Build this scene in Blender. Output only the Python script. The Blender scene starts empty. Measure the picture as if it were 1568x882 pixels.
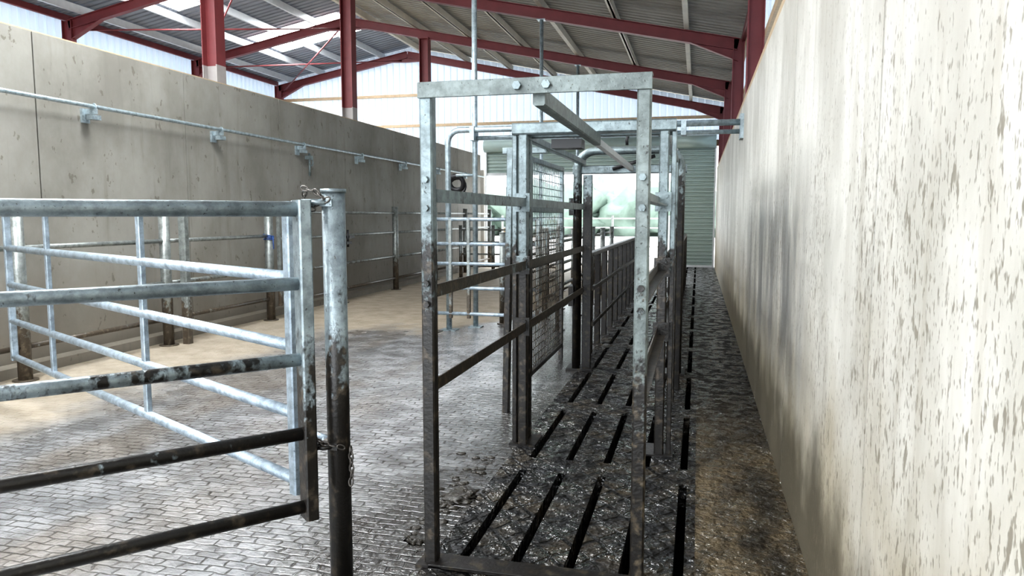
import bpy, bmesh, math, random
from mathutils import Vector, Matrix, noise as mnoise
random.seed(4)
scene = bpy.context.scene
# ------------------------------------------------------------------ nodes
class NT:
    def __init__(s, name):
        s.m = bpy.data.materials.new(name); s.m.use_nodes = True
        s.t = s.m.node_tree; s.b = s.t.nodes['Principled BSDF']
        g = s.t.nodes.new('ShaderNodeNewGeometry'); s.pos = g.outputs['Position']
        sp = s.t.nodes.new('ShaderNodeSeparateXYZ'); s.t.links.new(s.pos, sp.inputs[0])
        s.x, s.y, s.z = sp.outputs
    def lk(s, v, inp):
        if isinstance(v, bpy.types.NodeSocket): s.t.links.new(v, inp)
        elif isinstance(v, (tuple, list)):
            v = tuple(v)
            if len(inp.default_value) == 4 and len(v) == 3: v = v + (1,)
            inp.default_value = v
        else: inp.default_value = v
    def M(s, op, a, b=0.0, clamp=False):
        n = s.t.nodes.new('ShaderNodeMath'); n.operation = op; n.use_clamp = clamp
        s.lk(a, n.inputs[0]); s.lk(b, n.inputs[1]); return n.outputs[0]
    def scale(s, v, sc):
        n = s.t.nodes.new('ShaderNodeVectorMath'); n.operation = 'MULTIPLY'
        s.lk(v, n.inputs[0]); n.inputs[1].default_value = sc; return n.outputs[0]
    def rot(s, v, a):
        n = s.t.nodes.new('ShaderNodeMapping'); s.lk(v, n.inputs[0]); n.inputs['Rotation'].default_value = (0, 0, a); return n.outputs[0]
    def noise(s, sc=(1, 1, 1), scale=1.0, detail=4, rough=.55, v=None):
        n = s.t.nodes.new('ShaderNodeTexNoise'); n.inputs['Scale'].default_value = scale
        n.inputs['Detail'].default_value = detail; n.inputs['Roughness'].default_value = rough
        s.lk(s.scale(v or s.pos, sc), n.inputs['Vector']); return n.outputs['Fac']
    def sm(s, v, a, b):
        n = s.t.nodes.new('ShaderNodeMapRange'); n.interpolation_type = 'SMOOTHSTEP'
        s.lk(v, n.inputs[0]); lo, hi, t0, t1 = (a, b, 0, 1) if a < b else (b, a, 1, 0)
        n.inputs[1].default_value = lo; n.inputs[2].default_value = hi
        n.inputs[3].default_value = t0; n.inputs[4].default_value = t1; return n.outputs[0]
    def mix(s, f, a, b):
        n = s.t.nodes.new('ShaderNodeMix'); n.data_type = 'RGBA'
        s.lk(f, n.inputs[0]); s.lk(a, n.inputs[6]); s.lk(b, n.inputs[7]); return n.outputs[2]
    def mf(s, f, a, b):
        n = s.t.nodes.new('ShaderNodeMix'); s.lk(f, n.inputs[0]); s.lk(a, n.inputs[2]); s.lk(b, n.inputs[3]); return n.outputs[0]
    def bump(s, h, strength, dist=.01):
        n = s.t.nodes.new('ShaderNodeBump'); n.inputs['Strength'].default_value = strength
        n.inputs['Distance'].default_value = dist; s.lk(h, n.inputs['Height']); s.t.links.new(n.outputs[0], s.b.inputs['Normal'])
        s.t.links.new(n.outputs[0], s.b.inputs['Coat Normal'])
    def out(s, col=None, rough=None, metal=None, spec=None, coat=None, ior=None):
        if col is not None: s.lk(col, s.b.inputs['Base Color'])
        if rough is not None: s.lk(rough, s.b.inputs['Roughness'])
        if metal is not None: s.lk(metal, s.b.inputs['Metallic'])
        if spec is not None: s.lk(spec, s.b.inputs['Specular IOR Level'])
        if coat is not None: s.lk(coat, s.b.inputs['Coat Weight']); s.b.inputs['Coat Roughness'].default_value = .08
        if ior is not None: s.b.inputs['IOR'].default_value = ior
        return s.m

def galv(name, z0, z1, base=(.24, .29, .30), dirt=(.016, .014, .012), dirt2=(.10, .08, .058), fleck=.655, met=.5, ro=.38):
    n = NT(name)
    a = n.noise((1, 1, .6), 9, 5); b = n.noise((1, 1, .8), 38, 3)
    zz = n.M('ADD', n.z, n.M('MULTIPLY', n.M('SUBTRACT', a, .5), 1.3))
    zone = n.sm(zz, z1, z0)
    f = n.M('MULTIPLY', n.M('SUBTRACT', n.M('ADD', n.M('MULTIPLY', zone, .75), b), .80), 4.5, True)
    fl = n.sm(n.noise((1, 1, .7), 75, 3), fleck, fleck + .05)
    f = n.M('MAXIMUM', f, n.M('MULTIPLY', fl, .75))
    g = n.mix(n.sm(n.noise((1, 1, 1), 14, 6, .7), .3, .7), tuple(c * .66 for c in base), tuple(min(1, c * 1.32) for c in base))
    d = n.mix(n.sm(n.noise((1, 1, 1), 20, 3), .5, .75), dirt, dirt2)
    n.bump(n.M('ADD', n.M('MULTIPLY', f, 1.0), n.noise((1, 1, 1), 60, 3)), .35, .006)
    return n.out(n.mix(f, g, d), n.mf(f, ro, .34), n.mf(f, met, 0.0))

M_gate = galv('galvanised_dirty_gate', .62, 1.36, base=(.28, .33, .35))
M_gateclean = galv('galvanised_clean_gate', -.4, .35, base=(.36, .43, .49), fleck=.67)
M_crush = galv('galvanised_crush', .95, 1.8, base=(.21, .255, .265))
M_race = galv('galvanised_race_filthy', 1.3, 2.4, dirt=(.012, .010, .009), dirt2=(.06, .048, .03))
M_rail = galv('galvanised_crush_rail', 1.15, 1.75, dirt=(.035, .028, .02), dirt2=(.14, .11, .07))
M_post = galv('galvanised_pole', -1, .6, base=(.36, .43, .46), fleck=.7)
M_fence = galv('galvanised_fence', .1, 1.1, base=(.26, .28, .27), dirt=(.07, .055, .04), dirt2=(.17, .14, .10))
M_frontright = galv('galvanised_front', .45, 1.65, base=(.18, .21, .205), dirt2=(.15, .12, .08), fleck=.63, met=.35, ro=.45)

def concrete_right():
    n = NT('concrete_splashed_cream')
    base = n.mix(n.sm(n.noise((1, 1, .5), 1.6, 6, .6), .35, .7), (.47, .455, .405), (.72, .705, .65))
    st = n.sm(n.noise((1, 7, .5), 1.6, 4, .6), .50, .72)
    base = n.mix(n.M('MULTIPLY', st, .4), base, (.36, .33, .27))
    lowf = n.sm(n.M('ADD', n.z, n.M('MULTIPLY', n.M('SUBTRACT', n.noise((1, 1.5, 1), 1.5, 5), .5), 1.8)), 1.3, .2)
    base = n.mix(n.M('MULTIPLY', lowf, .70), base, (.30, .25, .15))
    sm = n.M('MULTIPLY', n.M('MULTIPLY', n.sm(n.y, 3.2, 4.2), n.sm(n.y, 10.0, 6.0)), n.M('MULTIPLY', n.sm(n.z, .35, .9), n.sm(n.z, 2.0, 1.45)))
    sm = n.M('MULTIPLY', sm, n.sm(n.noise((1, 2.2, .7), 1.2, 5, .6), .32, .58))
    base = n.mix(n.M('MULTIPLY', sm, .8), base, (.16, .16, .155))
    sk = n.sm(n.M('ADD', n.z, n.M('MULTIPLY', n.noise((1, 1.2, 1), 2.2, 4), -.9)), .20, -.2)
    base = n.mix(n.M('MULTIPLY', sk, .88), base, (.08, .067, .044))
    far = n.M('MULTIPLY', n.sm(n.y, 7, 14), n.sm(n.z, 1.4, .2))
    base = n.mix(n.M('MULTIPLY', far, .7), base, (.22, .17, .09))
    msk = n.sm(n.M('ADD', n.noise((1, 1.2, .9), 1.5, 4), n.M('MULTIPLY', n.sm(n.y, 3.0, 1.6), .12)), .40, .62)
    zz = n.sm(n.M('ADD', n.z, n.noise((1, 1, 1), 2, 3)), 3.0, 2.0)
    amt = n.M('MULTIPLY', msk, zz)
    thr = n.M('SUBTRACT', .655, n.M('MULTIPLY', amt, .082))
    s1 = n.M('MULTIPLY', n.M('SUBTRACT', n.noise((1, 1, .4), 30, 3, .55), thr), 17, True)
    s2 = n.M('MULTIPLY', n.M('SUBTRACT', n.noise((1, 1, .45), 70, 2, .5), thr), 16, True)
    s = n.M('MAXIMUM', s1, n.M('MULTIPLY', s2, .85))
    base = n.mix(n.M('MULTIPLY', s, .78), base, (.18, .155, .115))
    n.bump(n.M('ADD', n.noise((1, 1, 1), 40, 5), s), .25, .006)
    return n.out(base, .55)
def concrete_left():
    n = NT('concrete_grey_panel')
    base = n.mix(n.sm(n.noise((1, 1, .7), .9, 7, .65), .3, .7), (.20, .19, .165), (.31, .30, .27))
    lo = n.sm(n.M('ADD', n.z, n.noise((1, 1, 1), 1.5, 4)), 1.8, .6)
    base = n.mix(n.M('MULTIPLY', lo, .6), base, (.17, .14, .105))
    stv = n.sm(n.noise((1, 6, .4), 1.5, 4, .6), .55, .75)
    base = n.mix(n.M('MULTIPLY', stv, .4), base, (.15, .14, .12))
    sp = n.sm(n.noise((1, 1, .6), 13, 3), .65, .69)
    base = n.mix(n.M('MULTIPLY', sp, .6), base, (.11, .09, .07))
    n.bump(n.noise((1, 1, 1), 30, 5), .2, .005)
    return n.out(base, .7)
M_cr = concrete_right(); M_cl = concrete_left()

def floor_mat():
    n = NT('floor_grooved_wet_concrete')
    w1 = n.noise((1, 1, 1), 1.1, 5, .6); w2 = n.noise((1, 1, 1), 4, 4, .6)
    d = n.M('ADD', n.M('MULTIPLY', n.M('SUBTRACT', n.y, 8.9), .7), n.M('MULTIPLY', n.M('MAXIMUM', n.M('ADD', n.x, 3.4), 0), -2.0))
    d = n.M('ADD', d, n.M('MULTIPLY', n.M('SUBTRACT', w1, .5), 2.2))
    dry = n.sm(d, -.2, .5)
    lf = n.sm(n.M('ADD', n.x, n.M('MULTIPLY', n.M('SUBTRACT', w1, .5), 1.6)), -4.3, -5.2)
    dry = n.M('MAXIMUM', dry, n.M('MULTIPLY', lf, .9))
    wetc = n.mix(n.sm(w2, .35, .65), (.19, .193, .20), (.34, .343, .35))
    bro = n.M('MULTIPLY', n.sm(n.noise((1, .5, 1), 1.1, 4), .44, .6), n.sm(n.x, -1.9, -2.9))
    wetc = n.mix(n.M('MULTIPLY', bro, .5), wetc, (.23, .185, .14))
    muck = n.sm(n.M('ADD', n.x, n.M('MULTIPLY', n.M('SUBTRACT', w1, .5), 2.2)), -2.1, -1.35)
    wetc = n.mix(n.M('MULTIPLY', muck, .88), wetc, (.025, .022, .018))
    dryc = n.mix(n.sm(w2, .3, .7), (.34, .28, .20), (.46, .40, .31))
    br = n.t.nodes.new('ShaderNodeTexBrick'); br.inputs['Scale'].default_value = 1
    wob = n.t.nodes.new('ShaderNodeVectorMath'); wob.operation = 'ADD'
    nn = n.t.nodes.new('ShaderNodeTexNoise'); nn.inputs['Scale'].default_value = 9; n.lk(n.pos, nn.inputs['Vector'])
    n.lk(n.pos, wob.inputs[0]); n.lk(n.scale(nn.outputs['Color'], (.07, .045, 0)), wob.inputs[1])
    n.lk(wob.outputs[0], br.inputs['Vector'])
    br.inputs['Brick Width'].default_value = .12; br.inputs['Row Height'].default_value = .06
    br.inputs['Mortar Size'].default_value = .008; br.inputs['Mortar Smooth'].default_value = .8
    br.inputs['Color1'].default_value = (1, 1, 1, 1); br.inputs['Color2'].default_value = (.85, .85, .85, 1); br.inputs['Mortar'].default_value = (0, 0, 0, 1)
    bf = n.M('SUBTRACT', 1.0, br.outputs['Fac'])
    col = n.mix(dry, wetc, dryc)
    gm = n.sm(n.noise((1, 1, 1), 6, 4), .35, .6)
    col = n.mix(n.M('MULTIPLY', n.M('MULTIPLY', br.outputs['Fac'], gm), n.mf(dry, .85, .12)), col, (.03, .027, .023))
    rg = n.mf(dry, n.mf(n.sm(w2, .4, .6), .10, .26), .7)
    h = n.M('ADD', n.M('MULTIPLY', bf, n.mf(dry, 1.0, .35)), n.M('MULTIPLY', n.noise((1, 1, 1), 22, 4, .6), 1.5))
    n.bump(h, .55, .012)
    return n.out(col, rg, 0, 1.0, n.M('MULTIPLY', n.M('SUBTRACT', 1.0, dry), .4), 1.5)
M_floor = floor_mat()
def wet_slurry(n, col, h, strength, dist):
    """thin film of water lying in irregular patches over matt muck"""
    wet = n.sm(n.noise((1, 1, 1), 7, 4, .65), .44, .56)
    n.bump(h, strength, dist)
    return n.out(col, n.mf(wet, .55, .07), 0, n.mf(wet, .25, 1.0), n.M('MULTIPLY', wet, .35), 1.5)
def slat_mat():
    n = NT('slat_concrete_slurry')
    w = n.noise((1, 1, 1), 3, 5, .6)
    wv = []
    for a in (.9, -.9):
        t = n.t.nodes.new('ShaderNodeTexWave'); t.inputs['Scale'].default_value = 2.3; t.inputs['Distortion'].default_value = 1.6
        t.inputs['Detail'].default_value = 3; t.inputs['Detail Scale'].default_value = 2.5
        n.lk(n.rot(n.pos, a), t.inputs['Vector']); t.bands_direction = 'Y'
        wv.append(n.sm(t.outputs['Fac'], .0, .14))
    g = n.M('MULTIPLY', wv[0], wv[1])
    g = n.M('MAXIMUM', g, n.sm(n.noise((1, 1, 1), 2.2, 4), .54, .64))
    col = n.mix(n.sm(w, .42, .66), (.013, .0135, .015), (.05, .04, .027))
    col = n.mix(g, (.004, .004, .004), col)
    h = n.M('ADD', n.M('MULTIPLY', g, .8), n.M('MULTIPLY', n.noise((1, 1, 1), 20, 2, .5), 2.6))
    return wet_slurry(n, col, h, .9, .028)
def strip_mat():
    n = NT('channel_brown_slurry')
    w = n.noise((1.4, .6, 1), 3, 5, .6)
    col = n.mix(n.sm(w, .35, .6), (.03, .024, .016), (.13, .10, .06))
    col = n.mix(n.sm(n.y, 4.2, 7), col, (.012, .011, .009))
    return wet_slurry(n, col, n.noise((1, 1, 1), 15, 3, .55), 1.0, .07)
def muck_mat():
    n = NT('slurry_muck')
    n.bump(n.noise((1, 1, 1), 30, 5, .6), .7, .02)
    return n.out(n.mix(n.noise((1, 1, 1), 9, 3), (.012, .010, .008), (.05, .042, .03)), .25, 0, .6)
M_slat = slat_mat(); M_strip = strip_mat(); M_muck = muck_mat()
def simple(name, c, r=.5, me=0, var=.15, sc=8, bump=0):
    n = NT(name); f = n.noise((1, 1, 1), sc, 5)
    if bump: n.bump(n.noise((1, 1, 1), sc * 4, 4), bump, .01)
    return n.out(n.mix(f, tuple(v * (1 - var) for v in c), tuple(min(1, v * (1 + var)) for v in c)), r, me)
M_red = simple('red_oxide_steel', (.17, .034, .037), .5, 0, .25, 5)
M_grey = simple('painted_grey_base', (.33, .31, .30), .6)
M_wood = simple('timber_rail', (.50, .38, .25), .7, 0, .3, 12)
M_cream = simple('cream_purlin', (.62, .58, .50), .5, .0, .2, 4)
M_galvp = simple('galvanised_purlin', (.6, .62, .63), .4, .3)
M_roofR = simple('roof_sheet_brown_grey', (.30, .285, .25), .7, 0, .3, 3)
M_roofL = simple('roof_sheet_slate', (.22, .24, .28), .6, 0, .2, 3)
M_door = simple('roller_shutter_green_grey', (.34, .42, .39), .45, .2, .12, 3)
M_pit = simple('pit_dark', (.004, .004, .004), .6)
M_black = simple('black_rubber', (.015, .015, .017), .4)
M_blue = simple('blue_twine', (.03, .08, .25), .6)
M_yard = simple('yard_concrete', (.60, .58, .55), .8)
M_leaf = simple('foliage', (.17, .23, .19), .8, 0, .4, 1.5, .8)
M_chain = simple('chain_steel', (.12, .11, .10), .4, .7)
def sheet_mat():
    n = NT('translucent_white_sheeting')
    tr = n.t.nodes.new('ShaderNodeBsdfTranslucent'); tr.inputs[0].default_value = (.55, .64, .75, 1)
    mx = n.t.nodes.new('ShaderNodeMixShader'); mx.inputs[0].default_value = .22
    o = n.t.nodes['Material Output']
    n.out(n.mix(n.noise((1, 1, 1), 2, 3), (.50, .55, .60), (.60, .64, .68)), .45)
    n.t.links.new(n.b.outputs[0], mx.inputs[1]); n.t.links.new(tr.outputs[0], mx.inputs[2]); n.t.links.new(mx.outputs[0], o.inputs[0])
    return n.m
M_sheet = sheet_mat()
def sky_mat():
    n = NT('skylight_grp_sheet'); n.out((.9, .95, 1), .5)
    n.b.inputs['Emission Color'].default_value = (.96, .985, 1, 1); n.b.inputs['Emission Strength'].default_value = 16
    return n.m
M_skyl = sky_mat()

# ------------------------------------------------------------------ geometry builder
class B:
    def __init__(s): s.v = []; s.f = []; s.mi = []; s.sm = []; s.mats = []
    def mat(s, m):
        if m not in s.mats: s.mats.append(m)
        return s.mats.index(m)
    def add(s, vs, fs, m, smooth=False):
        o = len(s.v); s.v += [tuple(v) for v in vs]; k = s.mat(m)
        for i, f in enumerate(fs):
            s.f.append([o + j for j in f]); s.mi.append(k)
            s.sm.append(smooth if not isinstance(smooth, list) else smooth[i])
    def box(s, x0, x1, y0, y1, z0, z1, m):
        vs = [(x, y, z) for z in (z0, z1) for y in (y0, y1) for x in (x0, x1)]
        s.add(vs, [(0, 2, 3, 1), (4, 5, 7, 6), (0, 1, 5, 4), (2, 6, 7, 3), (0, 4, 6, 2), (1, 3, 7, 5)], m)
    def prof(s, p1, p2, pts, m, up=(0, 0, 1)):
        p1, p2 = Vector(p1), Vector(p2); d = (p2 - p1).normalized(); up = Vector(up)
        if abs(d.dot(up)) > .99: up = Vector((0, 1, 0))
        r = d.cross(up).normalized(); u = r.cross(d)
        n = len(pts); vs = [p1 + r * a + u * b for a, b in pts] + [p2 + r * a + u * b for a, b in pts]
        fs = [(i, (i + 1) % n, n + (i + 1) % n, n + i) for i in range(n)] + [tuple(range(n))[::-1], tuple(range(n, 2 * n))]
        s.add(vs, fs, m)
    def bar(s, p1, p2, w, h, m, up=(0, 0, 1)):
        c = min(w, h) * .12; a, b = w / 2, h / 2
        s.prof(p1, p2, [(-a + c, -b), (a - c, -b), (a, -b + c), (a, b - c), (a - c, b), (-a + c, b), (-a, b - c), (-a, -b + c)], m, up)
    def ang(s, p1, p2, w, t, m, up=(0, 0, 1), fx=1, fy=1):
        a = w / 2; P = [(-a, -a), (a, -a), (a, -a + t), (-a + t, -a + t), (-a + t, a), (-a, a)]
        s.prof(p1, p2, [(x * fx, y * fy) for x, y in P], m, up)
    def ib(s, p1, p2, w, h, m, up=(0, 0, 1), t=.014):
        a, b = w / 2, h / 2; k = t / 2
        s.prof(p1, p2, [(-a, -b), (a, -b), (a, -b + t), (k, -b + t), (k, b - t), (a, b - t), (a, b), (-a, b), (-a, b - t), (-k, b - t), (-k, -b + t), (-a, -b + t)], m, up)
    def path(s, pts, r, m, n=12, closed=False):
        pts = [Vector(p) for p in pts]; N = len(pts); rings = []; prev = None
        for i, p in enumerate(pts):
            if closed: d = (pts[(i + 1) % N] - pts[i - 1]).normalized()
            elif i == 0: d = (pts[1] - p).normalized()
            elif i == N - 1: d = (p - pts[-2]).normalized()
            else: d = ((pts[i + 1] - p).normalized() + (p - pts[i - 1]).normalized()).normalized()
            if prev is None:
                a = Vector((0, 0, 1)) if abs(d.z) < .9 else Vector((0, 1, 0)); u = d.cross(a).normalized()
            else: u = (prev - d * prev.dot(d)).normalized()
            prev = u; w = d.cross(u)
            rings.append([p + (u * math.cos(t) + w * math.sin(t)) * r for t in [2 * math.pi * k / n for k in range(n)]])
        vs = [v for R in rings for v in R]; fs = []
        L = N if closed else N - 1
        for i in range(L):
            j = (i + 1) % N
            for k in range(n): fs.append((i * n + k, i * n + (k + 1) % n, j * n + (k + 1) % n, j * n + k))
        sm = [True] * len(fs)
        if not closed: fs += [tuple(range(n))[::-1], tuple(range((N - 1) * n, N * n))]; sm += [False, False]
        s.add(vs, fs, m, sm)
    def tube(s, a, b, r, m, n=12): s.path([a, b], r, m, n)
    def bolt(s, p, d, m, r=.013, l=.018):
        p = Vector(p); s.path([p, p + Vector(d).normalized() * l], r, m, 6)
    def ring(s, c, ax, R, r, m, el=1.0, n=14):
        c = Vector(c); ax = Vector(ax).normalized(); a = Vector((0, 0, 1)) if abs(ax.z) < .9 else Vector((1, 0, 0))
        u = ax.cross(a).normalized(); w = ax.cross(u)
        s.path([c + u * R * math.cos(t) + w * R * el * math.sin(t) for t in [2 * math.pi * k / n for k in range(n)]], r, m, 6, True)
    def blob(s, c, r, m, sub=3, amp=.35, f=3.0, sq=(1, 1, 1)):
        bm = bmesh.new(); bmesh.ops.create_icosphere(bm, subdivisions=sub, radius=1)
        o = Vector((random.random() * 50, random.random() * 50, 0)); vs = []
        for v in bm.verts:
            k = 1 + amp * mnoise.fractal(v.co * f * .5 + o, 1.0, 2.0, 4)
            vs.append((c[0] + v.co.x * k * r * sq[0], c[1] + v.co.y * k * r * sq[1], max(c[2] + v.co.z * k * r * sq[2], 0.0)))
        s.add(vs, [[v.index for v in f.verts] for f in bm.faces], m, True); bm.free()
    def done(s, name):
        me = bpy.data.meshes.new(name); me.from_pydata(s.v, [], s.f)
        for m in s.mats: me.materials.append(m)
        me.polygons.foreach_set('material_index', s.mi); me.polygons.foreach_set('use_smooth', s.sm)
        me.validate(); me.update()
        bm = bmesh.new(); bm.from_mesh(me); bmesh.ops.recalc_face_normals(bm, faces=bm.faces); bm.to_mesh(me); bm.free()
        o = bpy.data.objects.new(name, me); scene.collection.objects.link(o); return o
def arc(c, u, w, R, a0, a1, n=7):
    c, u, w = Vector(c), Vector(u), Vector(w)
    return [c + u * R * math.cos(math.radians(a0 + (a1 - a0) * i / n)) + w * R * math.sin(math.radians(a0 + (a1 - a0) * i / n)) for i in range(n + 1)]

FR = [-3.4, 1.0, 5.4, 9.8, 14.2, 18.6, 23.0]
YE = 23.2
def rz(x): return 7.0 - .213 * (x + 9.2) if x > -9.2 else 7.0 - .19 * (-9.2 - x)

# ------------------------------------------------------------------ floors
b = B(); b.box(-14, -1.15, -5, YE + .3, -.15, 0, M_floor); b.done('floor')
b = B(); b.box(.02, .5, -5, YE + .3, -.15, .0, M_strip); b.done('floor_channel')
b = B()
slots = [-1.0, -.76, -.52, -.28, -.05]; w = .023
edges = [-1.15] + [e for c in slots for e in (c - w, c + w)] + [.02]
for i in range(0, len(edges), 2): b.box(edges[i] , edges[i + 1], -1.3, YE + .3, -.14, 0, M_slat)
for k in range(-4, 15):
    y0 = 4.28 + 1.45 * k
    for c in slots: b.box(c - w, c + w, y0, min(y0 + .25, YE + .3), -.14, -.001, M_slat)
b.box(-1.15, .02, -5, -1.3, -.14, 0, M_slat)
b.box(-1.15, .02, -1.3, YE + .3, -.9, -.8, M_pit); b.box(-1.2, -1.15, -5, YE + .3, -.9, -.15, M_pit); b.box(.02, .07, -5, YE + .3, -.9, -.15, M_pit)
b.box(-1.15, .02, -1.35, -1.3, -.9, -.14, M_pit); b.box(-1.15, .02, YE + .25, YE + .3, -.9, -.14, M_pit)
b.done('slatted_floor')
b = B(); b.box(-60, 60, YE + .3, 120, -.15, -.01, M_yard); b.done('yard_ground')

# ------------------------------------------------------------------ walls
def panels(b, x0, x1, ys, z1, m, back):
    for i in range(len(ys) - 1): b.box(x0, x1, ys[i] + .008, ys[i + 1] - .008, 0, z1, m)
    b.box(back[0], back[1], ys[0], ys[-1], 0, z1 - .01, M_pit)
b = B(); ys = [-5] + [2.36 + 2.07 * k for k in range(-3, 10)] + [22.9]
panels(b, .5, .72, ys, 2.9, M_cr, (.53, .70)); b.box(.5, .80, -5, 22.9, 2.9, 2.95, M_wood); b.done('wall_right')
b = B(); ys = [-5] + [6.2 + 2.25 * k for k in range(-4, 8)]
panels(b, -6.75, -6.5, ys, 3.38, M_cl, (-6.72, -6.53))
b.box(-6.75, -6.6, -5, ys[-1], 3.38, 3.42, M_wood); b.done('wall_left')
b = B(); b.box(-14.2, -14.0, -5, 23, 0, 3.0, M_cl); b.box(-14.0, -13.9, -5, 23, 3.0, 3.06, M_wood); b.done('wall_outer')

def corr_v(b, pts_fn, a0, a1, m, pitch=.22, dep=.05):
    prof = [(0, 0), (.42, 0), (.5, 1), (.72, 1), (.8, 0)]
    vs = []; n = int((a1 - a0) / pitch)
    for i in range(n + 1):
        for t, d in prof:
            a = a0 + (i + t) * pitch
            if a > a1: a = a1
            lo, hi = pts_fn(a, d * dep); vs += [lo, hi]
    k = len(vs) // 2
    b.add(vs, [(2 * i, 2 * i + 2, 2 * i + 3, 2 * i + 1) for i in range(k - 1)], m)
b = B()
corr_v(b, lambda a, o: ((a, 23.12 + o, 3.62 if a > -6.7 else 3.0), (a, 23.12 + o, rz(a) - .02)), -14.1, .85, M_sheet)
for z in (4.42, 5.4):
    x1 = .7 if z < 4.9 else -2.0
    b.box(-14, x1, 23.04, 23.11, z, z + .09, M_wood)
b.box(-14.1, -6.7, 23.0, 23.2, 0, 3.0, M_cl)
b.box(-6.7, .8, 22.98, 23.1, 3.6, 3.78, M_wood)
b.done('wall_back')
b = B(); corr_v(b, lambda a, o: ((.80 + o, a, 2.96), (.80 + o, a, rz(.8) - .02)), -5, 23.1, M_sheet)
for z in (3.7, 4.5): b.box(.73, .79, -5, 23, z, z + .1, M_wood)
b.done('wall_sheeting_right')
b = B(); corr_v(b, lambda a, o: ((-14.12 - o, a, 3.0), (-14.12 - o, a, rz(-14.1) - .02)), -5, 23.1, M_sheet)
for z in (4.1, 5.2): b.box(-14.09, -14.03, -5, 23, z, z + .1, M_wood)
b.done('wall_sheeting_outer')

def roller(x0, x1, z0, z1, name):
    b = B(); prof = []
    z = z0
    while z < z1:
        prof += [(0, z), (.035, z + .02), (.035, z + .06), (0, z + .08)]; z += .11
    vs = []
    for o, zz in prof: vs += [(x0, 22.97 - o, zz), (x1, 22.97 - o, zz)]
    b.add(vs, [(2 * i, 2 * i + 1, 2 * i + 3, 2 * i + 2) for i in range(len(prof) - 1)], M_door)
    b.box(x0, x1, 22.9, 22.97, z0 - .04 if z0 > .1 else 0, z0 + .04, M_galvp)
    b.box(x0 - .03, x0 + .03, 22.87, 22.97, 0, z1, M_galvp); b.box(x1 - .03, x1 + .02, 22.87, 22.97, 0, z1, M_galvp)
    b.path([(x0, 22.75, z1 + .12), (x1, 22.75, z1 + .12)], .19, M_door, 20)
    return b.done(name)
roller(-6.6, -.72, 2.85, 3.6, 'roller_door'); roller(-.66, .46, .02, 3.6, 'roller_door')

# ------------------------------------------------------------------ roof
def slope(xa, xb, ya, yb, m, name=None, b=None, dz=0):
    own = b is None
    if own: b = B()
    prof = [(0, 0), (.42, 0), (.5, 1), (.72, 1), (.8, 0)]; pitch = .2; vs = []
    n = int(round((yb - ya) / pitch))
    for i in range(n + 1):
        for t, d in prof:
            y = min(ya + (i + t) * pitch, yb); vs += [(xa, y, rz(xa) + d * .035 + dz), (xb, y, rz(xb) + d * .035 + dz)]
    k = len(vs) // 2
    b.add(vs, [(2 * i, 2 * i + 1, 2 * i + 3, 2 * i + 2) for i in range(k - 1)], m)
    if own: b.done(name)
b = B()
fillR = [(-3.0, -1.6), (1.4, 2.8), (5.8, 7.2)]  # unseen right-slope openings, added for glowing panels that brighten the near interior
yy = -5
for a, c in fillR:
    slope(-9.2, 1.1, yy, a, M_roofR, b=b); slope(-9.2, -6.0, a, c, M_roofR, b=b); slope(-2.8, 1.1, a, c, M_roofR, b=b); yy = c
slope(-9.2, 1.1, yy, 23.4, M_roofR, b=b)
sky = [(-3.0, -1.6), (1.4, 2.8), (5.8, 7.2), (10.2, 11.6), (14.2, 15.8), (18.6, 20.4)]
yy = -5
for a, c in sky:
    slope(-14.3, -9.2, yy, a, M_roofL, b=b)
    slope(-14.3, -12.2, a, c, M_roofL, b=b); slope(-9.5, -9.2, a, c, M_roofL, b=b); yy = c
slope(-14.3, -9.2, yy, 23.4, M_roofL, b=b)
b.prof((-9.2, -5, 7.06), (-9.2, 23.4, 7.06), [(-.25, -.04), (0, .03), (.25, -.04), (0, 0.0)], M_roofL)
b.done('ceiling_roof_sheets')
for a, c in sky:
    b = B(); slope(-12.2, -9.5, a, c, M_skyl, b=b); b.done('skylight')
for a, c in fillR:  # added emissive fill panels above the view, sharing the skylight material
    b = B(); slope(-6.0, -2.8, a, c, M_skyl, b=b); b.done('skylight')
b = B()
for x in (-8.6, -7.2, -5.8, -4.4, -3.0, -1.6, -.3):
    z = rz(x) - .11
    b.prof((x, -5, z), (x, 23.1, z), [(-.035, -.09), (.035, -.09), (.035, -.078), (-.023, -.078), (-.023, .09), (-.035, .09)], M_cream)
    b.box(x + .0, x + .05, -5, 23.1, z - .09, z + .06, M_cream)
b.done('roof_purlins')
b = B()
for x in (-13.4, -12.3, -11.2, -10.1):
    z = rz(x) - .11; b.box(x - .03, x + .03, -5, 23.1, z - .09, z + .08, M_galvp)
b.done('roof_purlins')

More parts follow.
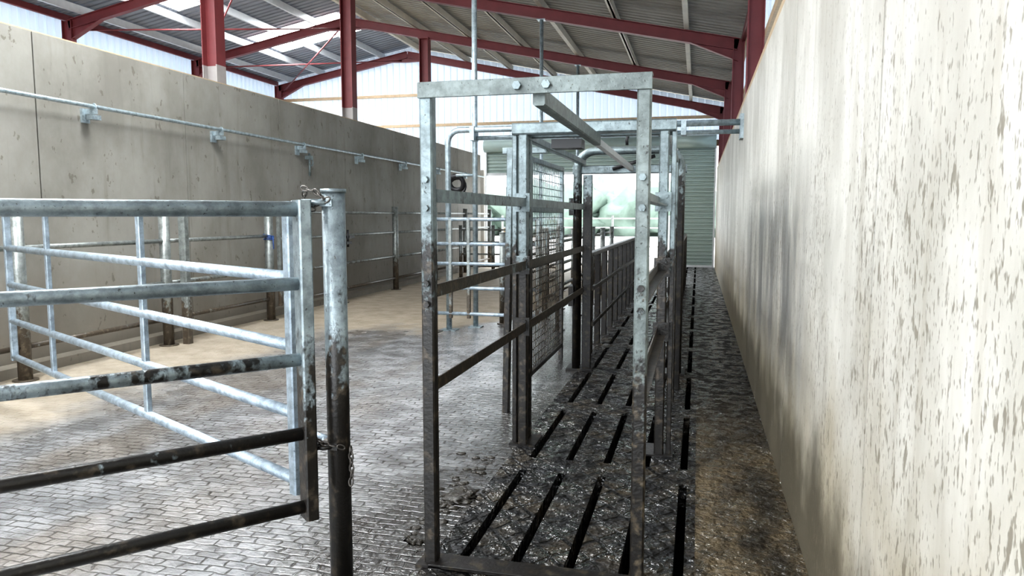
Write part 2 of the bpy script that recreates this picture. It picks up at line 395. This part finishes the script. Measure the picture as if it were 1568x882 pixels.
# ------------------------------------------------------------------ portal frames
for y in FR:
    b = B(); yy = y if y < 23 else 22.85
    def q(x, off=.31): return (x, yy, rz(x) - off)
    b.ib(q(-9.2), q(.62), .13, .21, M_red); b.ib(q(-9.2), q(-13.85), .13, .21, M_red)
    for x0, x1, dd in ((.62, -.25, .2), (-13.8, -12.9, .26), (-9.2, -8.6, .14), (-9.2, -9.8, .14)):
        b.add([(x0, yy - .01, rz(x0) - .4), (x0, yy - .01, rz(x0) - .4 - dd), (x1, yy - .01, rz(x1) - .4), (x0, yy + .01, rz(x0) - .4), (x0, yy + .01, rz(x0) - .4 - dd), (x1, yy + .01, rz(x1) - .4)],
              [(0, 1, 2), (3, 5, 4), (1, 4, 5, 2), (0, 2, 5, 3), (0, 3, 4, 1)], M_red)
        b.bar((x0, yy, rz(x0) - .4 - dd), (x1, yy, rz(x1) - .4), .13, .014, M_red)
    b.ib((.63, yy, 2.95), (.63, yy, rz(.63) - .21), .16, .2, M_red, up=(1, 0, 0))
    b.ib((-13.85, yy, 0.0), (-13.85, yy, rz(-13.85) - .21), .15, .25, M_red, up=(1, 0, 0))
    b.box(.52, .74, yy - .12, yy + .12, 2.95, 2.97, M_red)
    if y < 23:
        b.ib((-7.0, yy, 3.75), (-7.0, yy, rz(-7) - .41), .22, .24, M_red, up=(1, 0, 0))
        b.ib((-7.0, yy, 0), (-7.0, yy, 3.75), .22, .24, M_grey, up=(1, 0, 0))
        b.box(-7.14, -6.86, yy - .14, yy + .14, rz(-7) - .43, rz(-7) - .40, M_red)
    b.done('portal_frame')
b = B()
b.bar((-14.0, -5, 6.0), (-14.0, 23, 6.0), .08, .14, M_red); b.bar((.72, -5, 4.72), (.72, 23, 4.72), .08, .16, M_red)
b.done('eaves_beam')
for y0, y1 in ((18.6, 22.85), (14.2, 18.6)):
    b = B()
    b.tube((-13.7, y0, rz(-13.7) - .45), (-9.4, y1, rz(-9.4) - .45), .02, M_red, 8); b.tube((-13.7, y1, rz(-13.7) - .45), (-9.4, y0, rz(-9.4) - .45), .02, M_red, 8)
    b.done('roof_cross_brace')

# ------------------------------------------------------------------ poles to the roof
for y in (9.8, 14.2, 18.6):
    b = B(); x = -2.98
    b.tube((x, y, 0), (x, y, rz(x) - .42), .036, M_post, 14); b.box(x - .08, x + .08, y - .08, y + .08, rz(x) - .432, rz(x) - .42, M_post); b.box(x - .09, x + .09, y - .09, y + .09, 0, .012, M_post)
    b.done('roof_support_pole')
b = B(); y = 9.45
P = [(-3.25, y, 0)] + [(-3.25, y, 2.5)] + arc((-3.08, y, 2.5), (-1, 0, 0), (0, 0, 1), .17, 10, 90, 6) + [(.46, y, 2.67)]
b.path(P, .038, M_post, 14)
b.path([(-2.9, y + .1, 2.57), (.46, y + .1, 2.57)], .028, M_post, 12)
b.box(.46, .5, y - .1, y + .18, 2.47, 2.76, M_post); b.box(-3.36, -3.14, y - .1, y + .1, 0, .012, M_post)
for x in (-2.9, -1.6, -.2): b.box(x - .03, x + .03, y - .06, y + .15, 2.53, 2.71, M_post)
b.done('overhead_pipe_frame')
b = B(); b.tube((-6.36, -4, 2.72), (-6.36, 21.8, 2.72), .022, M_post, 10)
for yb in (2.4, 4.6, 6.8, 9.0, 11.2, 13.4, 15.6, 17.8, 20.0):
    b.box(-6.5, -6.47, yb - .05, yb + .05, 2.55, 2.70, M_post); b.box(-6.5, -6.33, yb - .015, yb + .015, 2.64, 2.70, M_post)
    b.ring((-6.36, yb, 2.72), (0, 1, 0), .03, .008, M_post); b.box(-6.41, -6.33, yb - .06, yb + .06, 2.58, 2.63, M_post)
b.done('wall_water_pipe')
b = B(); yb = 11.5; b.tube((-6.43, yb, 2.60), (-6.43, yb, 2.22), .02, M_race, 8); b.box(-6.5, -6.38, yb - .03, yb + .03, 2.5, 2.56, M_race); b.ring((-6.40, yb, 2.45), (1, 0, 0), .06, .012, M_race); b.done('wall_tap')

# ------------------------------------------------------------------ left barrier along wall
def fence(pts, zs, post_r, rail_r, ptop, m, name):
    b = B()
    for i, (x, y) in enumerate(pts):
        b.tube((x, y, 0), (x, y, ptop), post_r, m, 12); b.path([(x, y, ptop), (x, y, ptop + .012)], post_r * 1.12, m, 12); b.path([(x, y, 0), (x, y, .012)], post_r * 1.8, m, 12)
        if i:
            px, py = pts[i - 1]
            for z in zs: b.tube((px, py, z), (x, y, z), rail_r, m, 10)
    return b.done(name)
fence([(-6.12, y) for y in [1.2, 3.3, 5.54, 7.5, 9.7]], (.32, .75, 1.25), .062, .026, 1.68, M_fence, 'feed_barrier')
b = B(); b.bar((-5.98, 7.66, .0), (-5.98, 7.66, 1.66), .09, .09, M_fence); b.done('barrier_post')
fence([(-6.12, y) for y in (12.0, 14.4, 16.8, 19.2, 21.6)], (.25, .70, 1.2, 1.6), .062, .026, 1.72, M_fence, 'feed_barrier')
b = B()
for z in (.25, .7, 1.2, 1.6): b.tube((-6.05, 9.85, z), (-6.05, 11.85, z), .024, M_fence)
for y in (9.85, 11.85): b.bar((-6.05, y, .2), (-6.05, y, 1.64), .05, .05, M_fence)
b.box(-6.02, -5.9, 11.75, 11.95, 1.05, 1.1, M_black); b.box(-6.02, -5.92, 11.9, 12.1, 1.15, 1.2, M_black); b.tube((-5.95, 11.9, 1.0), (-5.95, 11.9, 1.3), .02, M_black)
b.done('side_gate')
b = B()
for i in range(3): b.ring((-6.12, 9.7, 1.20 + i * .03), (.1 * i, .1, 1), .072, .009, M_blue)
b.tube((-6.04, 9.68, 1.25), (-6.02, 9.66, 1.06), .009, M_blue, 6); b.done('twine_tie')
b = B(); b.box(-6.5, -6.3, -5, 22, 0, .1, M_cl); b.done('kerb')

# ------------------------------------------------------------------ foreground gates
GP = Vector((-1.41, 2.70, 0)); GZ = (1.575, 1.285, .985, .685, .385)
b = B(); b.tube(GP, GP + Vector((0, 0, 1.64)), .046, M_gate, 24); b.path([GP + Vector((0, 0, 1.64)), GP + Vector((0, 0, 1.655))], .051, M_gate, 24)
b.path([GP, GP + Vector((0, 0, .015))], .09, M_gate, 20)
for z in (1.60, .62): b.box(GP.x - .06, GP.x + .02, GP.y - .055, GP.y + .055, z - .014, z + .014, M_gate)
b.done('gate_post')
def gate(d, s0, s1, uprights, m, name, r=.025):
    b = B(); d = Vector(d).normalized()
    def p(s, z): return (GP.x + d.x * s, GP.y + d.y * s, z)
    up = (d.x, d.y, 0)
    b.bar(p(s0, GZ[-1] - .05), p(s0, GZ[0] + .035), .085, .05, m, up=(-d.x, -d.y, 0))
    b.bar(p(s1, GZ[-1] - .03), p(s1, GZ[0] + .03), .05, .05, m, up=up)
    for i, z in enumerate(GZ): b.tube(p(s0, z), p(s1, z), r if i else r * 1.15, m, 14)
    for u in uprights: b.bar(p(u, GZ[-1] - .02), p(u, GZ[0] + .01), .03, .05, m, up=up)
    for z in (1.60, .62):
        b.tube(p(s0 - .0, z), p(.065, z), .014, m, 10); b.ring(p(.06, z), (0, 0, 1), .03, .01, m)
    return b.done(name)
gate((-.653, -.757), .13, 2.6, (1.35,), M_gate, 'field_gate', .026)
gate((-.882, .470), .30, 4.6, (1.92, 3.6), M_gateclean, 'field_gate', .026)
def chain(pts, name, m=M_chain):
    b = B(); P = [Vector(p) for p in pts]; acc = []
    for i in range(len(P) - 1):
        n = max(1, int((P[i + 1] - P[i]).length / .024))
        for k in range(n): acc.append((P[i].lerp(P[i + 1], k / n), (P[i + 1] - P[i]).normalized()))
    for i, (c, d) in enumerate(acc):
        s = Vector((0, 0, 1)) if abs(d.z) < .8 else Vector((1, 0, 0)); ax = d.cross(s).normalized() if i % 2 else d.cross(d.cross(s)).normalized()
        u = d; w = ax.cross(d)
        b.path([c + u * .018 * math.cos(t) + w * .009 * math.sin(t) for t in [2 * math.pi * k / 10 for k in range(10)]], .0035, m, 6, True)
    b.done(name)
gx, gy = GP.x, GP.y
chain([(gx - .12, gy - .02, 1.60), (gx - .09, gy - .06, 1.655), (gx - .04, gy - .06, 1.64), (gx, gy - .06, 1.61), (gx - .06, gy - .07, 1.575), (gx - .12, gy - .08, 1.585)], 'gate_chain')
chain([(gx - .10, gy - .06, .66), (gx - .03, gy - .065, .635), (gx + .035, gy - .05, .62), (gx + .062, gy - .02, .60), (gx + .065, gy - .02, .50), (gx + .06, gy - .03, .44)], 'gate_chain')

# ------------------------------------------------------------------ cattle crush (one object)
XL, XR = -1.12, -.215; Y1, Y2, Y3 = 3.0, 4.78, 7.3; ZT = 2.07
b = B(); m = M_crush
b.bar((XL, Y1, 0), (XL, Y1, ZT + .03), .055, .06, M_crush, up=(0, 1, 0))
b.bar((XR, Y1, 0), (XR, Y1, ZT + .03), .055, .06, M_frontright, up=(0, 1, 0))
b.bar((XL - .03, Y1 - .035, ZT), (XR + .03, Y1 - .035, ZT), .012, .065, M_frontright)
b.bar((XL - .03, Y1, ZT + .03), (XR + .03, Y1, ZT + .03), .06, .008, M_frontright)
for x in (XL, XR):
    for z in (1.70, 1.58, 1.26, 1.17): b.bolt((x, Y1 - .03, z), (0, -1, 0), m, .015, .02)
    b.box(x - .06, x + .06, Y1 - .06, Y1 + .07, 0, .012, M_race)
for x in (-.72, -.60): b.bolt((x, Y1 - .041, ZT), (0, -1, 0), m, .018, .022)
b.bar((XL, Y1, .012), (XR, Y1, .012), .12, .016, M_race)
for x, s in ((XL, -1), (XR, 1)):
    for z in (1.635, 1.225, .815):
        b.ang((x, Y1 + .03, z), (x, Y3, z), .055, .008, M_rail, fx=s)
    b.bar((x, Y2, ZT), (x, Y3 + .1, ZT), .05, .05, m)
    for dy, ww in ((0, .06), (.13, .045)):
        b.bar((x, Y2 + dy, 0), (x, Y2 + dy, ZT + .05), ww, .06, M_crush, up=(0, 1, 0))
    b.bar((x + s * .06, Y2 + .02, 0), (x + s * .06, Y2 + .02, ZT), .03, .06, M_crush, up=(0, 1, 0))
    b.box(x - .09, x + .09, Y2 - .05, Y2 + .2, 0, .012, M_race)
    for z in (1.635, 1.225, .815):
        b.box(x - .05, x + .05, Y2 - .045, Y2 - .032, z - .06, z + .06, m)
        b.bolt((x + .02, Y2 - .045, z + .035), (0, -1, 0), m); b.bolt((x - .02, Y2 - .045, z - .035), (0, -1, 0), m)
b.bar((XL - .07, Y2, ZT + .04), (XR + .07, Y2, ZT + .04), .09, .075, m)
b.bar((XL - .07, Y2 + .15, ZT + .02), (XR + .07, Y2 + .15, ZT + .02), .05, .05, m)
b.bar((-.64, Y1, 2.03), (-.64, Y2, 2.03), .05, .07, M_frontright)
b.bar((-.64, Y2, 2.02), (-.64, Y3 + .2, 2.0), .035, .05, M_galvp)
m = M_race
for dy, r in ((0, .036), (.14, .030)):
    y = Y3 + dy
    R = .17; zt = 2.18
    P = [(XL - .05, y, 0), (XL - .05, y, zt - R)] + arc((XL - .05 + R, y, zt - R), (-1, 0, 0), (0, 0, 1), R, 8, 90, 6) + [(XR + .05 - R, y, zt)] + arc((XR + .05 - R, y, zt - R), (0, 0, 1), (1, 0, 0), R, 0, 90, 6)[1:] + [(XR + .05, y, 0)]
    b.path(P, r, m, 14)
b.bar((XL + .05, Y3 + .07, 0), (XL + .05, Y3 + .07, 1.95), .09, .05, M_race); b.bar((XR - .0, Y3 + .07, 0), (XR - .0, Y3 + .07, 1.95), .05, .05, M_crush)
b.bar((XL - .1, Y3 + .07, 2.0), (XR + .1, Y3 + .07, 2.0), .06, .08, M_crush)
b.box(XL - .14, XL + .12, Y3 - .06, Y3 + .2, 0, .02, M_race); b.box(XR - .1, XR + .12, Y3 - .06, Y3 + .2, 0, .02, M_race)
b.box(XL - .12, XL - .07, Y3 - .05, Y3 + .15, 1.55, 1.72, M_race); b.box(XL - .12, XL - .07, Y3 - .05, Y3 + .15, .65, .85, M_race)
b.tube((XL + .3, Y3, 2.0), (XR - .2, Y3, 2.12), .018, M_black)
b.path(arc((-.48, Y3 - .4, 2.22), (1, 0, 0), (0, 0, 1), .17, -10, 190, 12), .014, M_black, 8)
b.path(arc((-.44, Y3 - .2, 2.20), (1, 0, 0), (0, 0, 1), .12, -10, 190, 12), .012, M_black, 8)
b.box(-.95, -.75, 4.85, 5.0, 1.99, 2.05, M_black)
m = M_crush; xg = -1.43
b.bar((-1.44, 5.55, 0), (-1.40, 5.55, 2.06), .05, .07, m); b.bar((XL, 5.55, 2.04), (-1.46, 5.55, 2.04), .05, .05, m)
b.bar((-1.34, 5.6, .25), (-1.34, 5.6, 1.95), .04, .04, m)
for y in (6.35, 7.9): b.bar((xg, y, .0 if y > 7 else .12), (xg, y, 2.06), .045, .045, m)
for z in (.14, 1.1, 1.6, 2.04): b.bar((xg, 6.35, z), (xg, 7.9, z), .04, .045, m)
k = 6.45
while k < 7.85: b.tube((xg, k, .14), (xg, k, 2.04), .005, M_rail, 5); k += .07
k = .2
while k < 2.02: b.tube((xg, 6.37, k), (xg, 7.88, k), .004, M_rail, 5); k += .07
b.bar((XR + .02, 6.25, 0), (XR + .02, 6.25, 1.98), .06, .06, M_crush)
b.bar((XR + .06, 6.7, 0), (XR + .06, 6.7, 1.95), .05, .05, M_race)
b.done('cattle_crush')

def race(x, y0, y1, n, name, side):
    b = B()
    for i in range(n + 1):
        y = y0 + (y1 - y0) * i / n
        b.bar((x, y, 0), (x, y, 1.12), .07, .07, M_race); b.box(x - .07, x + .07, y - .07, y + .07, 0, .012, M_race)
    for z in (.35, .75): b.bar((x + side * .045, y0 - .1, z), (x + side * .045, y1 + .1, z), .03, .05, M_race)
    b.bar((x, y0 - .1, 1.12), (x, y1 + .1, 1.12), .07, .05, M_race)
    b.done(name)
race(-1.16, 8.2, 17, 13, 'cattle_race_rail', 1); race(-.27, 8.2, 17, 13, 'cattle_race_rail', -1)

# holding pen gates
b = B(); y = 9.35
b.bar((-3.4, y - .12, 0), (-3.4, y - .12, 1.62), .10, .10, M_fence); b.box(-3.5, -3.3, y - .22, y - .02, 0, .012, M_fence)
for z in (1.5, 1.18, .92, .6, .26): b.tube((-3.35, y - .12, z), (-1.95, y - .12, z), .024, M_gateclean)
for x in (-3.15, -2.9, -2.3, -1.98): b.bar((x, y - .12, .2), (x, y - .12, 1.52), .045, .045, M_fence)
b.done('pen_gate')
for (xa, ya, xb, yb, nm) in ((-2.7, 10.2, -2.7, 15.0, 3), (-2.2, 10.8, -2.2, 16, 4), (-5.7, 17.5, -3.2, 17.5, 3), (-1.8, 9.8, -1.8, 16, 4)):
    pts = [(xa + (xb - xa) * i / nm, ya + (yb - ya) * i / nm) for i in range(nm + 1)]
    fence(pts, (.3, .6, .9, 1.2), .045, .022, 1.3, M_fence, 'pen_rail')
b = B(); b.ring((-3.28, 9.9, 2.0), (0, 1, .3), .10, .035, M_black, n=18); b.ring((-3.28, 9.93, 1.95), (0, 1, -.2), .12, .02, M_black, n=18); b.tube((-3.25, 9.8, 2.1), (-2.98, 9.8, 2.1), .02, M_post); b.done('hose_reel')
b = B()
for z in (.25, .55, .85, 1.15, 1.45): b.tube((-6.4, 24.2, z), (-.9, 24.2, z), .022, M_galvp)
for x in (-6.4, -4.5, -2.7, -.9): b.bar((x, 24.2, -.01), (x, 24.2, 1.55), .06, .06, M_galvp)
b.done('yard_gate')
b = B()
for i in range(26):
    x = -26 + i * 1.9 + random.uniform(-.6, .6); r = random.uniform(1.5, 2.3)
    b.blob((x, 56 + random.uniform(-2, 2), 1.6), r, M_leaf, 3, .7, 4, (1.2, 1, 1.0))
    b.tube((x, 56, -.01), (x, 56, 1.6), .15, M_wood, 8)
b.done('hedgerow')

# muck
b = B()
for i in range(44):
    x = -1.22 - abs(random.gauss(0, .10)); y = random.uniform(3.1, 4.5); r = random.uniform(.006, .022)
    b.blob((x, y, .0), r, M_muck, 2, .6, 4, (1.5, 1.2, .5))
for x, y, r in ((-1.24, 3.75, .055), (-1.23, 3.84, .045), (-1.30, 3.65, .035), (-1.27, 3.2, .035)):
    b.blob((x, y, 0), r, M_muck, 4, .55, 4, (1.5, 1.4, .4))
b.done('slurry_clumps')

# ------------------------------------------------------------------ light & camera
wd = bpy.data.worlds.new('World'); scene.world = wd; wd.use_nodes = True
bg = wd.node_tree.nodes['Background']; bg.inputs[0].default_value = (.90, .95, 1, 1); bg.inputs[1].default_value = 3.3
sl = bpy.data.lights.new('sun', 'SUN'); sl.energy = 2.5; sl.angle = .02; so = bpy.data.objects.new('sun', sl); scene.collection.objects.link(so)
so.rotation_euler = (math.radians(-35), math.radians(15), 0)
cam = bpy.data.cameras.new('camera'); co = bpy.data.objects.new('camera', cam); scene.collection.objects.link(co)
cam.sensor_width = 36; cam.lens = 26.0; cam.clip_start = .05; cam.clip_end = 300
co.location = (0, 0, 1.55); co.rotation_euler = (math.radians(90 - 5.6), 0, math.radians(14.08))
scene.camera = co
scene.view_settings.view_transform = 'Standard'; scene.view_settings.exposure = 0.65
try: scene.view_settings.look = 'Medium High Contrast'
except Exception as e: print(e)
